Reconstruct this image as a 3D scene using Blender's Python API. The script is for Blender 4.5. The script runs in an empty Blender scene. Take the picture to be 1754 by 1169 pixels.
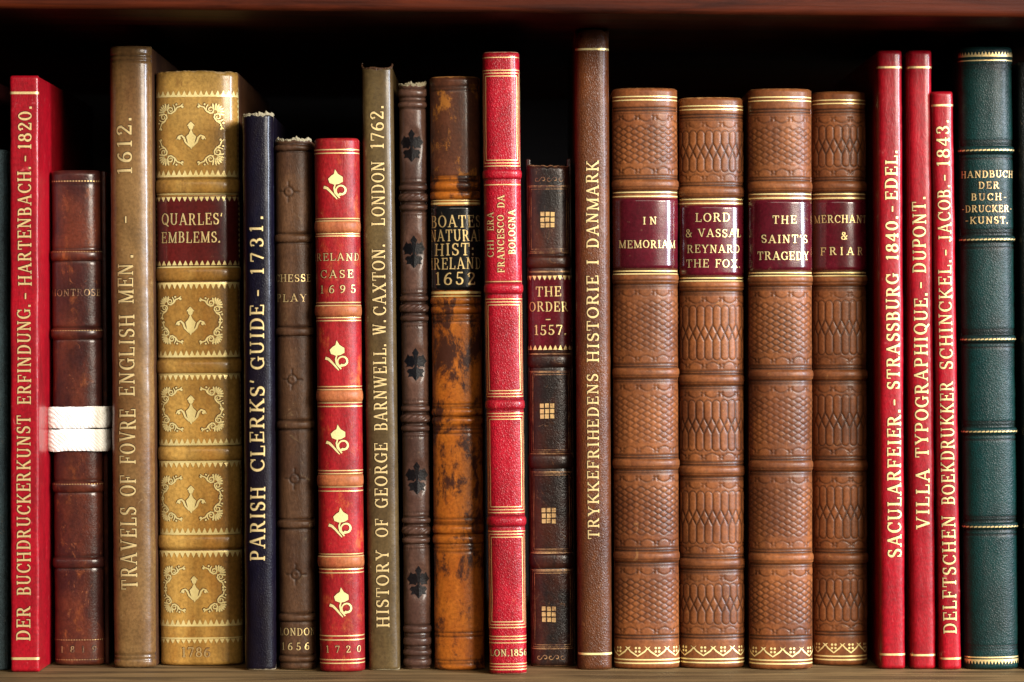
import bpy, bmesh, math, random
import numpy as np
from mathutils import Vector, Matrix, noise as mnoise

random.seed(7); rng = np.random.default_rng(11)
scene = bpy.context.scene
COL = scene.collection

# ------------------------------------------------------------------ camera, world, lamps, exposure
S = 0.0002          # metres per photograph pixel in the plane of the spines
D = 1.0             # metres from the lens to the plane of the spines
CX, CY = 877.0, 585.0
cam_d = bpy.data.cameras.new('camera'); cam = bpy.data.objects.new('camera', cam_d); COL.objects.link(cam)
cam.location = (0, -D, 0); cam.rotation_euler = (math.radians(90), 0, 0)
cam_d.sensor_width = 36; cam_d.lens = 36 * D / (1754 * S); cam_d.clip_start = 0.05; cam_d.clip_end = 20
cam_d.dof.use_dof = True; cam_d.dof.focus_distance = D + 0.002; cam_d.dof.aperture_fstop = 11.0
scene.camera = cam

world = bpy.data.worlds.new('World'); scene.world = world; world.use_nodes = True
wb = world.node_tree.nodes['Background']; wb.inputs[0].default_value = (0.9, 0.85, 0.8, 1); wb.inputs[1].default_value = 0.0

def area(name, az, el, dist, sx, sy, power, col):
    a, e = math.radians(az), math.radians(el)
    l = bpy.data.lights.new(name, 'AREA'); l.shape = 'RECTANGLE'; l.size = sx; l.size_y = sy; l.energy = power; l.color = col
    o = bpy.data.objects.new(name, l); COL.objects.link(o)
    o.location = (dist * math.cos(e) * math.sin(a), -dist * math.cos(e) * math.cos(a), dist * math.sin(e))
    o.rotation_euler = (Vector((0, 0, 0)) - o.location).to_track_quat('-Z', 'Y').to_euler()
    return o
area('window_light', 59, 14, 1.9, 0.30, 0.8, 84, (0.76, 0.85, 1.0))
area('warm_fill', 36, 14, 2.2, 0.8, 0.6, 74, (1.0, 0.91, 0.77))  # added warm fill from front right, no lamp known there
area('high_fill', 6, 26, 2.4, 1.4, 0.8, 12, (1.0, 0.88, 0.72))  # added weak fill from above, stands for no real ceiling lamp

scene.view_settings.view_transform = 'Standard'; scene.view_settings.look = 'None'
scene.view_settings.exposure = 0.0; scene.view_settings.gamma = 1.0; scene.view_settings.use_curve_mapping = False

# ------------------------------------------------------------------ materials
def srgb(r, g, b):
    f = lambda c: (c / 255 / 12.92) if c / 255 <= 0.04045 else ((c / 255 + 0.055) / 1.055) ** 2.4
    return (f(r), f(g), f(b), 1)

class NT:
    def __init__(s, name):
        s.m = bpy.data.materials.new(name); s.m.use_nodes = True; s.t = s.m.node_tree
        s.t.nodes.clear(); s.out = s.n('ShaderNodeOutputMaterial'); s.b = s.n('ShaderNodeBsdfPrincipled')
        s.l(s.b.outputs[0], s.out.inputs[0])
    def n(s, t, **k):
        x = s.t.nodes.new(t)
        for a, v in k.items(): setattr(x, a, v)
        return x
    def l(s, a, b): s.t.links.new(a, b)
    def coords(s, scale=(1, 1, 1)):
        tc = s.n('ShaderNodeTexCoord'); mp = s.n('ShaderNodeMapping'); mp.inputs['Scale'].default_value = scale
        oi = s.n('ShaderNodeAttribute'); oi.attribute_type = 'OBJECT'; oi.attribute_name = 'seed'
        s.l(tc.outputs['Object'], mp.inputs[0]); s.l(oi.outputs['Fac'], mp.inputs['Location']); return mp.outputs[0]
    def noise(s, vec, scale, detail=4, rough=0.6, dist=0.0):
        x = s.n('ShaderNodeTexNoise'); x.inputs['Scale'].default_value = scale; x.inputs['Detail'].default_value = detail
        x.inputs['Roughness'].default_value = rough; x.inputs['Distortion'].default_value = dist; s.l(vec, x.inputs['Vector']); return x.outputs['Fac']
    def ramp(s, fac, lo, hi):
        x = s.n('ShaderNodeMapRange'); x.inputs[1].default_value = lo; x.inputs[2].default_value = hi; x.interpolation_type = 'SMOOTHSTEP'
        s.l(fac, x.inputs[0]); return x.outputs[0]
    def mix(s, fac, a, b, mode='MIX'):
        x = s.n('ShaderNodeMix', data_type='RGBA', blend_type=mode)
        if isinstance(fac, (int, float)): x.inputs[0].default_value = fac
        else: s.l(fac, x.inputs[0])
        for i, v in ((6, a), (7, b)):
            if isinstance(v, tuple): x.inputs[i].default_value = v
            else: s.l(v, x.inputs[i])
        return x.outputs[2]
    def math(s, op, a, b):
        x = s.n('ShaderNodeMath', operation=op)
        for i, v in ((0, a), (1, b)):
            if isinstance(v, (int, float)): x.inputs[i].default_value = v
            else: s.l(v, x.inputs[i])
        return x.outputs[0]
    def attr(s, name):
        x = s.n('ShaderNodeAttribute'); x.attribute_name = name; return x.outputs['Fac']

def leather(name, base, var, spots=None, spot=(0.55, 0.7), mscale=60, grain='fine', gstr=0.35, rough=0.42, coat=0.0,
            wearcol=(0.32, 0.2, 0.1, 1), toolk=0.3, stretch=0.6, vlo=0.38, vhi=0.66, spec=0.22, scuff=0.25, stain=0.55, coat_r=0.16):
    t = NT(name); v = t.coords(); vs = t.coords((1, 1, stretch))
    c = t.mix(t.ramp(t.noise(vs, mscale, 6, 0.65, 0.3), vlo, vhi), base, var)
    c = t.mix(t.ramp(t.noise(v, 900, 3, 0.6), 0.3, 0.75), c, t.mix(0.35, c, (0, 0, 0, 1)))
    if spots:
        c = t.mix(t.ramp(t.noise(vs, mscale * 2.1, 8, 0.74, 0.25), *spot), c, spots)
    # old stains and handling grime, drying cracks
    st = t.ramp(t.noise(t.coords((1, 1, 0.45)), 38, 6, 0.7, 0.9), 0.36, 0.62)
    c = t.mix(t.math('MULTIPLY', t.math('SUBTRACT', 1.0, st), stain), c, t.mix(0.62, c, (0.012, 0.006, 0.004, 1)))
    fl = t.ramp(t.noise(v, 520, 5, 0.8, 0.4), 0.62, 0.70)
    c = t.mix(t.math('MULTIPLY', fl, stain * 0.7), c, t.mix(0.7, c, (0.006, 0.003, 0.002, 1)))
    # rubbed and scuffed spots, edges the tooling leaves dark
    sc = t.math('MULTIPLY', t.ramp(t.noise(t.coords((1, 1, 0.7)), 210, 6, 0.78, 1.8), 0.60, 0.70), scuff)
    c = t.mix(sc, c, wearcol)
    w = t.attr('wear'); wn = t.noise(v, 420, 4, 0.7)
    wf = t.ramp(t.math('ADD', w, t.math('MULTIPLY', wn, 0.7)), 0.75, 0.98)
    c = t.mix(wf, c, wearcol)
    tl = t.attr('tool')
    c = t.mix(tl, c, t.mix(1.0 - toolk, c, (0.008, 0.005, 0.004, 1)))
    t.l(c, t.b.inputs['Base Color'])
    # grain
    if grain == 'pebble':
        vo = t.n('ShaderNodeTexVoronoi', feature='DISTANCE_TO_EDGE'); vo.inputs['Scale'].default_value = 1250
        wv = t.n('ShaderNodeVectorMath', operation='MULTIPLY_ADD')
        nz = t.n('ShaderNodeTexNoise'); nz.inputs['Scale'].default_value = 700; t.l(v, nz.inputs['Vector'])
        t.l(nz.outputs['Color'], wv.inputs[0]); wv.inputs[1].default_value = (.0009, .0009, .0009); t.l(v, wv.inputs[2])
        t.l(wv.outputs[0], vo.inputs['Vector'])
        h = t.math('ADD', t.ramp(vo.outputs['Distance'], 0.0, 0.35), t.math('MULTIPLY', t.noise(v, 350, 4), 0.9))
    elif grain == 'long':
        vl = t.coords((1, 1, 0.35))
        h = t.math('ADD', t.noise(vl, 1100, 5, 0.6, 1.0), t.math('MULTIPLY', t.noise(vl, 260, 4, 0.6, 1.2), 1.2))
    else:
        h = t.math('ADD', t.noise(v, 1500, 3, 0.6), t.math('MULTIPLY', t.noise(v, 300, 5, 0.65), 1.0))
    bp = t.n('ShaderNodeBump'); bp.inputs['Strength'].default_value = gstr; bp.inputs['Distance'].default_value = 0.0003
    t.l(h, bp.inputs['Height']); t.l(bp.outputs[0], t.b.inputs['Normal'])
    r = t.n('ShaderNodeMapRange'); r.inputs[3].default_value = rough - 0.1; r.inputs[4].default_value = rough + 0.16
    t.l(t.noise(v, 150, 5, 0.7), r.inputs[0])
    rr = t.math('ADD', r.outputs[0], t.math('MULTIPLY', wf, 0.3)); t.l(rr, t.b.inputs['Roughness'])
    t.b.inputs['Coat Weight'].default_value = coat; t.b.inputs['Coat Roughness'].default_value = coat_r
    t.b.inputs['Specular IOR Level'].default_value = spec
    return t.m

def gilt(name, col=(1.0, 0.74, 0.27, 1), worn=(0.16, 0.08, 0.03, 1), lo=0.58, hi=0.75, metal=0.55, rough=0.42):
    t = NT(name); v = t.coords()
    w = t.ramp(t.math('ADD', t.math('MULTIPLY', t.noise(v, 480, 6, 0.75, 0.6), 0.62), t.math('MULTIPLY', t.noise(v, 95, 3, 0.6), 0.40)), lo, hi)
    c = t.mix(t.noise(v, 220, 3), col, tuple(x * 0.72 for x in col[:3]) + (1,))
    t.l(t.mix(w, c, worn), t.b.inputs['Base Color'])
    t.l(t.math('MULTIPLY', t.math('SUBTRACT', 1.0, w), metal), t.b.inputs['Metallic'])
    t.b.inputs['Roughness'].default_value = rough
    bp = t.n('ShaderNodeBump'); bp.inputs['Strength'].default_value = 0.35; bp.inputs['Distance'].default_value = 0.0002
    t.l(t.noise(v, 1400, 3), bp.inputs['Height']); t.l(bp.outputs[0], t.b.inputs['Normal'])
    return t.m

def wood(name, a, b, rough=0.4, bstr=0.3, spec=0.5):
    t = NT(name); v = t.coords((6, 60, 60)); v2 = t.coords((3, 200, 200))
    f = t.noise(v, 2.2, 8, 0.65, 0.8)
    c = t.mix(t.ramp(f, 0.32, 0.68), a, b)
    c = t.mix(t.ramp(t.noise(v2, 3.0, 6, 0.7), 0.5, 0.72), c, t.mix(0.75, c, (0.004, 0.002, 0.001, 1)))
    t.l(c, t.b.inputs['Base Color']); t.b.inputs['Roughness'].default_value = rough; t.b.inputs['Specular IOR Level'].default_value = spec
    bp = t.n('ShaderNodeBump'); bp.inputs['Strength'].default_value = bstr; bp.inputs['Distance'].default_value = 0.0004
    t.l(t.noise(v2, 3.0, 6, 0.7), bp.inputs['Height']); t.l(bp.outputs[0], t.b.inputs['Normal'])
    return t.m

def paper(name, col):
    t = NT(name); v = t.coords((400, 4, 1)); f = t.noise(v, 8, 4)
    t.l(t.mix(f, col, tuple(x * 0.6 for x in col[:3]) + (1,)), t.b.inputs['Base Color']); t.b.inputs['Roughness'].default_value = 0.9
    return t.m

def cotton(name):
    t = NT(name); v = t.coords()
    w = t.n('ShaderNodeTexWave', bands_direction='DIAGONAL'); w.inputs['Scale'].default_value = 420; w.inputs['Distortion'].default_value = 5.0
    w.inputs['Detail'].default_value = 3; t.l(v, w.inputs['Vector'])
    t.l(t.mix(t.ramp(t.noise(v, 200, 5), 0.45, 0.75), (0.80, 0.78, 0.71, 1), (0.60, 0.57, 0.45, 1)), t.b.inputs['Base Color'])
    t.b.inputs['Roughness'].default_value = 0.9
    bp = t.n('ShaderNodeBump'); bp.inputs['Strength'].default_value = 0.3; bp.inputs['Distance'].default_value = 0.0004
    t.l(w.outputs['Fac'], bp.inputs['Height']); t.l(bp.outputs[0], t.b.inputs['Normal'])
    return t.m

RED = dict(grain='long', gstr=0.34, rough=0.36, spec=0.25, wearcol=(0.72, 0.16, 0.15, 1), scuff=0.30, stain=0.4, coat=0.25)
M = {}
M['red'] = leather('red_leather', (0.36, 0.003, 0.011, 1), (0.26, 0.002, 0.008, 1), **RED)
M['red_grain'] = leather('red_morocco', (0.39, 0.005, 0.016, 1), (0.28, 0.003, 0.010, 1), **{**RED, 'grain': 'pebble', 'gstr': 0.36, 'wearcol': (0.42, 0.2, 0.12, 1)})
M['bluegrey'] = leather('bluegrey_cloth', (0.06, 0.10, 0.115, 1), (0.04, 0.07, 0.085, 1), grain='pebble', gstr=0.6, rough=0.7)
M['maroon_dark'] = leather('dark_red_leather', (0.05, 0.006, 0.008, 1), (0.03, 0.004, 0.005, 1))
M['darkbrown'] = leather('dark_brown_calf', (0.042, 0.011, 0.009, 1), (0.11, 0.025, 0.012, 1), spots=(0.24, 0.065, 0.018, 1), spot=(0.55, 0.74), mscale=70, rough=0.3, coat=0.4, wearcol=(0.42, 0.14, 0.05, 1), scuff=0.4)
M['tan'] = leather('tan_calf', (0.20, 0.105, 0.035, 1), (0.14, 0.062, 0.02, 1), mscale=55, rough=0.3, coat=0.25, wearcol=(0.42, 0.29, 0.14, 1), gstr=0.18, stretch=0.35)
M['honey'] = leather('honey_calf', (0.54, 0.30, 0.070, 1), (0.40, 0.185, 0.036, 1), mscale=60, rough=0.32, coat=0.3, wearcol=(0.5, 0.32, 0.14, 1), gstr=0.2, stretch=0.3, spots=(0.16, 0.06, 0.018, 1), spot=(0.57, 0.76))
M['board_shaded'] = leather('shaded_board_calf', (0.075, 0.030, 0.012, 1), (0.045, 0.017, 0.008, 1), rough=0.5)  # brown boards darkened so the shade on the cover sides is in the colour
M['navy'] = leather('black_blue_leather', (0.004, 0.0032, 0.010, 1), (0.003, 0.0022, 0.006, 1), grain='pebble', gstr=0.22, rough=0.36, wearcol=(0.32, 0.26, 0.17, 1), scuff=0.04, spec=0.1, coat=0.2, coat_r=.16)
M['brown_worn'] = leather('worn_brown_calf', (0.115, 0.053, 0.024, 1), (0.07, 0.03, 0.015, 1), mscale=80, grain='long', gstr=0.4, rough=0.42, wearcol=(0.34, 0.24, 0.12, 1), scuff=0.3)
M['scarlet'] = leather('orange_red_calf', (0.34, 0.012, 0.014, 1), (0.25, 0.006, 0.010, 1), spots=(0.48, 0.10, 0.026, 1), spot=(0.52, 0.74), mscale=75, grain='long', gstr=0.35, rough=0.38, wearcol=(0.6, 0.25, 0.1, 1))
M['scarlet_band'] = leather('tan_red_calf', (0.44, 0.135, 0.045, 1), (0.34, 0.07, 0.028, 1), grain='long', gstr=0.35, rough=0.4)
M['olive'] = leather('olive_brown_calf', (0.105, 0.066, 0.023, 1), (0.075, 0.043, 0.016, 1), mscale=50, rough=0.32, coat=0.15, wearcol=(0.36, 0.30, 0.18, 1), gstr=0.15, stretch=0.25, scuff=0.1)
M['umber'] = leather('umber_calf', (0.115, 0.055, 0.036, 1), (0.07, 0.032, 0.022, 1), mscale=90, rough=0.33, coat=0.2, wearcol=(0.36, 0.22, 0.12, 1), gstr=0.3, spots=(0.14, 0.06, 0.03, 1), spot=(.58, .75))
M['mottled'] = leather('mottled_calf', (0.56, 0.165, 0.020, 1), (0.40, 0.10, 0.014, 1), spots=(0.06, 0.020, 0.012, 1), spot=(0.47, 0.60), stain=0.3, mscale=65, rough=0.34, coat=0.2, wearcol=(0.55, 0.25, 0.06, 1), gstr=0.25)
M['mottled_dark'] = leather('mottled_dark_calf', (0.17, 0.055, 0.026, 1), (0.10, 0.036, 0.021, 1), spots=(0.46, 0.17, 0.03, 1), spot=(0.54, 0.63), mscale=65, rough=0.36, coat=0.2, wearcol=(0.5, 0.22, 0.06, 1), gstr=0.25)
M['black_calf'] = leather('black_calf', (0.013, 0.010, 0.010, 1), (0.06, 0.017, 0.009, 1), mscale=80, rough=0.28, coat=0.2, wearcol=(0.26, 0.14, 0.07, 1), gstr=0.5, scuff=0.5, spec=0.3, spots=(0.05, 0.05, 0.05, 1), spot=(.62, .75))
M['chestnut'] = leather('chestnut_morocco', (0.125, 0.036, 0.009, 1), (0.08, 0.022, 0.007, 1), grain='pebble', gstr=0.34, rough=0.36, wearcol=(0.36, 0.15, 0.05, 1), spec=.25, coat=.15, coat_r=.25)
CALF = dict(mscale=55, rough=0.42, coat=0.06, wearcol=(0.46, 0.22, 0.07, 1), gstr=0.22, stretch=0.5, toolk=0.12, scuff=0.3, spots=(0.10, 0.032, 0.012, 1), spot=(0.60, 0.85))
M['calf_a'] = leather('tooled_calf', (0.27, 0.086, 0.024, 1), (0.16, 0.046, 0.014, 1), **CALF)
M['calf_b'] = leather('tooled_calf_dark', (0.25, 0.080, 0.024, 1), (0.15, 0.045, 0.014, 1), **CALF)
M['green'] = leather('green_morocco', (0.002, 0.026, 0.023, 1), (0.001, 0.016, 0.015, 1), grain='pebble', gstr=0.26, rough=0.40, spec=.2, coat=0.06, coat_r=.25, wearcol=(0.1, 0.16, 0.12, 1), scuff=0.05, toolk=0.15)
M['black_green'] = leather('black_green_cloth', (0.006, 0.010, 0.009, 1), (0.004, 0.007, 0.006, 1), grain='pebble')
LAB = dict(grain='fine', gstr=0.12, rough=0.24, coat=0.8, scuff=0.25, stain=0.5, coat_r=0.12)
M['lab_maroon'] = leather('maroon_label', (0.115, 0.006, 0.014, 1), (0.075, 0.004, 0.010, 1), **LAB)
M['lab_russet'] = leather('russet_label', (0.12, 0.012, 0.010, 1), (0.08, 0.008, 0.008, 1), **{**LAB, 'rough': 0.32})
M['lab_black'] = leather('black_label', (0.008, 0.010, 0.012, 1), (0.006, 0.007, 0.008, 1), **LAB)
M['ink'] = leather('black_tooling', (0.002, 0.002, 0.003, 1), (0.003, 0.003, 0.005, 1), rough=0.4, coat=0.0, spec=0.15, scuff=0.0)
M['gold'] = gilt('gold_leaf', (1.0, 0.80, 0.34, 1), metal=0.35, lo=0.58, hi=0.80, rough=0.34, worn=(0.30, 0.14, 0.04, 1))
M['gold_pale'] = gilt('pale_gold_leaf', (0.90, 0.66, 0.29, 1), lo=0.54, hi=0.76, metal=0.6, worn=(0.22, 0.10, 0.035, 1))
M['gold_worn'] = gilt('worn_gold_leaf', (0.80, 0.56, 0.24, 1), lo=0.47, hi=0.66)
M['gold_faint'] = gilt('rubbed_gold_leaf', (0.55, 0.34, 0.16, 1), lo=0.40, hi=0.60, worn=(0.07, 0.02, 0.012, 1))
M['gold_red'] = gilt('gold_on_red', (0.95, 0.66, 0.28, 1), worn=(0.40, 0.08, 0.02, 1), lo=0.54, hi=0.74, metal=0.6)
M['rim_shade'] = leather('rim_shade_leather', (0.028, 0.011, 0.006, 1), (0.018, 0.007, 0.004, 1), rough=0.4, scuff=0)  # rim colours: shade at the edges of pressed letters, painted as dark leather
M['rim_shade_red'] = leather('rim_shade_red_leather', (0.11, 0.002, 0.004, 1), (0.08, 0.002, 0.003, 1), rough=0.4, scuff=0)
M['rim_shade_honey'] = leather('rim_shade_honey_leather', (0.14, 0.055, 0.014, 1), (0.10, 0.04, 0.01, 1), rough=0.4, scuff=0)
M['paper'] = paper('page_edges', (0.42, 0.33, 0.20, 1))
M['torn'] = paper('torn_paper', (0.30, 0.25, 0.15, 1))
M['shelf_top'] = wood('mahogany', (0.075, 0.012, 0.003, 1), (0.016, 0.003, 0.0012, 1), 0.5, 0.6, 0.1)
M['shelf_floor'] = wood('dusty_oak', (0.24, 0.15, 0.062, 1), (0.07, 0.042, 0.018, 1), 0.6, 0.4, 0.15)
M['dark_wood'] = wood('dark_wood', (0.02, 0.011, 0.006, 1), (0.012, 0.006, 0.004, 1), 0.7)
M['cotton'] = cotton('white_cotton')

# ------------------------------------------------------------------ object helpers
def link(o, parent=None):
    COL.objects.link(o)
    if parent is not None: o.parent = parent
    o['seed'] = SEED[0]
    return o
SEED = [0.0]
def mesh_obj(name, verts, faces, mat, parent=None, smooth=True, attrs=None):
    me = bpy.data.meshes.new(name)
    verts = np.asarray(verts, dtype=np.float32)
    if isinstance(faces, np.ndarray):
        nf = len(faces); me.vertices.add(len(verts)); me.vertices.foreach_set('co', verts.ravel())
        k = faces.shape[1]; me.loops.add(nf * k); me.loops.foreach_set('vertex_index', faces.ravel().astype(np.int32))
        me.polygons.add(nf); me.polygons.foreach_set('loop_start', np.arange(0, nf * k, k, dtype=np.int32))
        me.update(calc_edges=True)
    else:
        me.from_pydata(verts.tolist(), [], faces)
    me.validate()
    if smooth: me.polygons.foreach_set('use_smooth', np.ones(len(me.polygons), dtype=bool))
    if attrs:
        for k, a in attrs.items():
            at = me.attributes.new(k, 'FLOAT', 'POINT'); at.data.foreach_set('value', np.asarray(a, dtype=np.float32).ravel())
    me.materials.append(mat)
    return link(bpy.data.objects.new(name, me), parent)

def box_obj(name, lo, hi, mat, parent=None, bevel=0.0, seg=2):
    bm = bmesh.new(); bmesh.ops.create_cube(bm, size=1)
    for v in bm.verts:
        v.co = Vector([(lo[i] + hi[i]) / 2 + v.co[i] * (hi[i] - lo[i]) for i in range(3)])
    if bevel: bmesh.ops.bevel(bm, geom=bm.edges[:], offset=bevel, segments=seg, profile=0.6, affect='EDGES')
    me = bpy.data.meshes.new(name); bm.to_mesh(me); bm.free(); me.materials.append(mat)
    for p in me.polygons: p.use_smooth = True
    try: me.set_sharp_from_angle(angle=math.radians(40))
    except Exception: pass
    return link(bpy.data.objects.new(name, me), parent)

def empty(name, label, cat, loc=(0, 0, 0), rot=(0, 0, 0), group=None):
    o = bpy.data.objects.new(name, None); COL.objects.link(o); o.location = loc; o.rotation_euler = rot
    o.empty_display_size = 0.01; o['label'] = label; o['category'] = cat
    if group: o['group'] = group
    return o

def n1(x, seed=0.0):      # smooth 1-D noise on an array, about -1..1
    x = np.atleast_1d(x)
    return np.array([mnoise.noise(Vector((float(t), seed, 3.7))) for t in x])

# ------------------------------------------------------------------ bookcase
ZS = -(1150 - CY) * S
case = empty('bookcase', 'dark mahogany bookcase shelf compartment holding the row of old leather books', 'bookcase', (0, 0, ZS))
UP = (CY - 47.5) * S - ZS           # underside of the upper shelf, above the lower one
SEED[0] = 1.3
lo_sh = box_obj('shelf_board', (-0.45, -0.046, -0.024), (0.45, 0.30, 0.0), M['shelf_floor'], case, 0.0015)
up_sh = box_obj('shelf_board', (-0.45, -0.040, 0), (0.45, 0.30, 0.024), M['shelf_top'], case, 0.0022, 3)
up_sh.location = (0, 0, UP + 0.0005); up_sh.rotation_euler = (0, math.radians(0.5), 0)
box_obj('back_panel', (-0.45, 0.302, -0.024), (0.45, 0.312, UP + 0.03), M['dark_wood'], case)
for x in (-0.452, 0.452):
    box_obj('side_panel', (min(x, x * 1.04), -0.04, -0.024), (max(x, x * 1.04), 0.312, UP + 0.03), M['dark_wood'], case)

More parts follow.
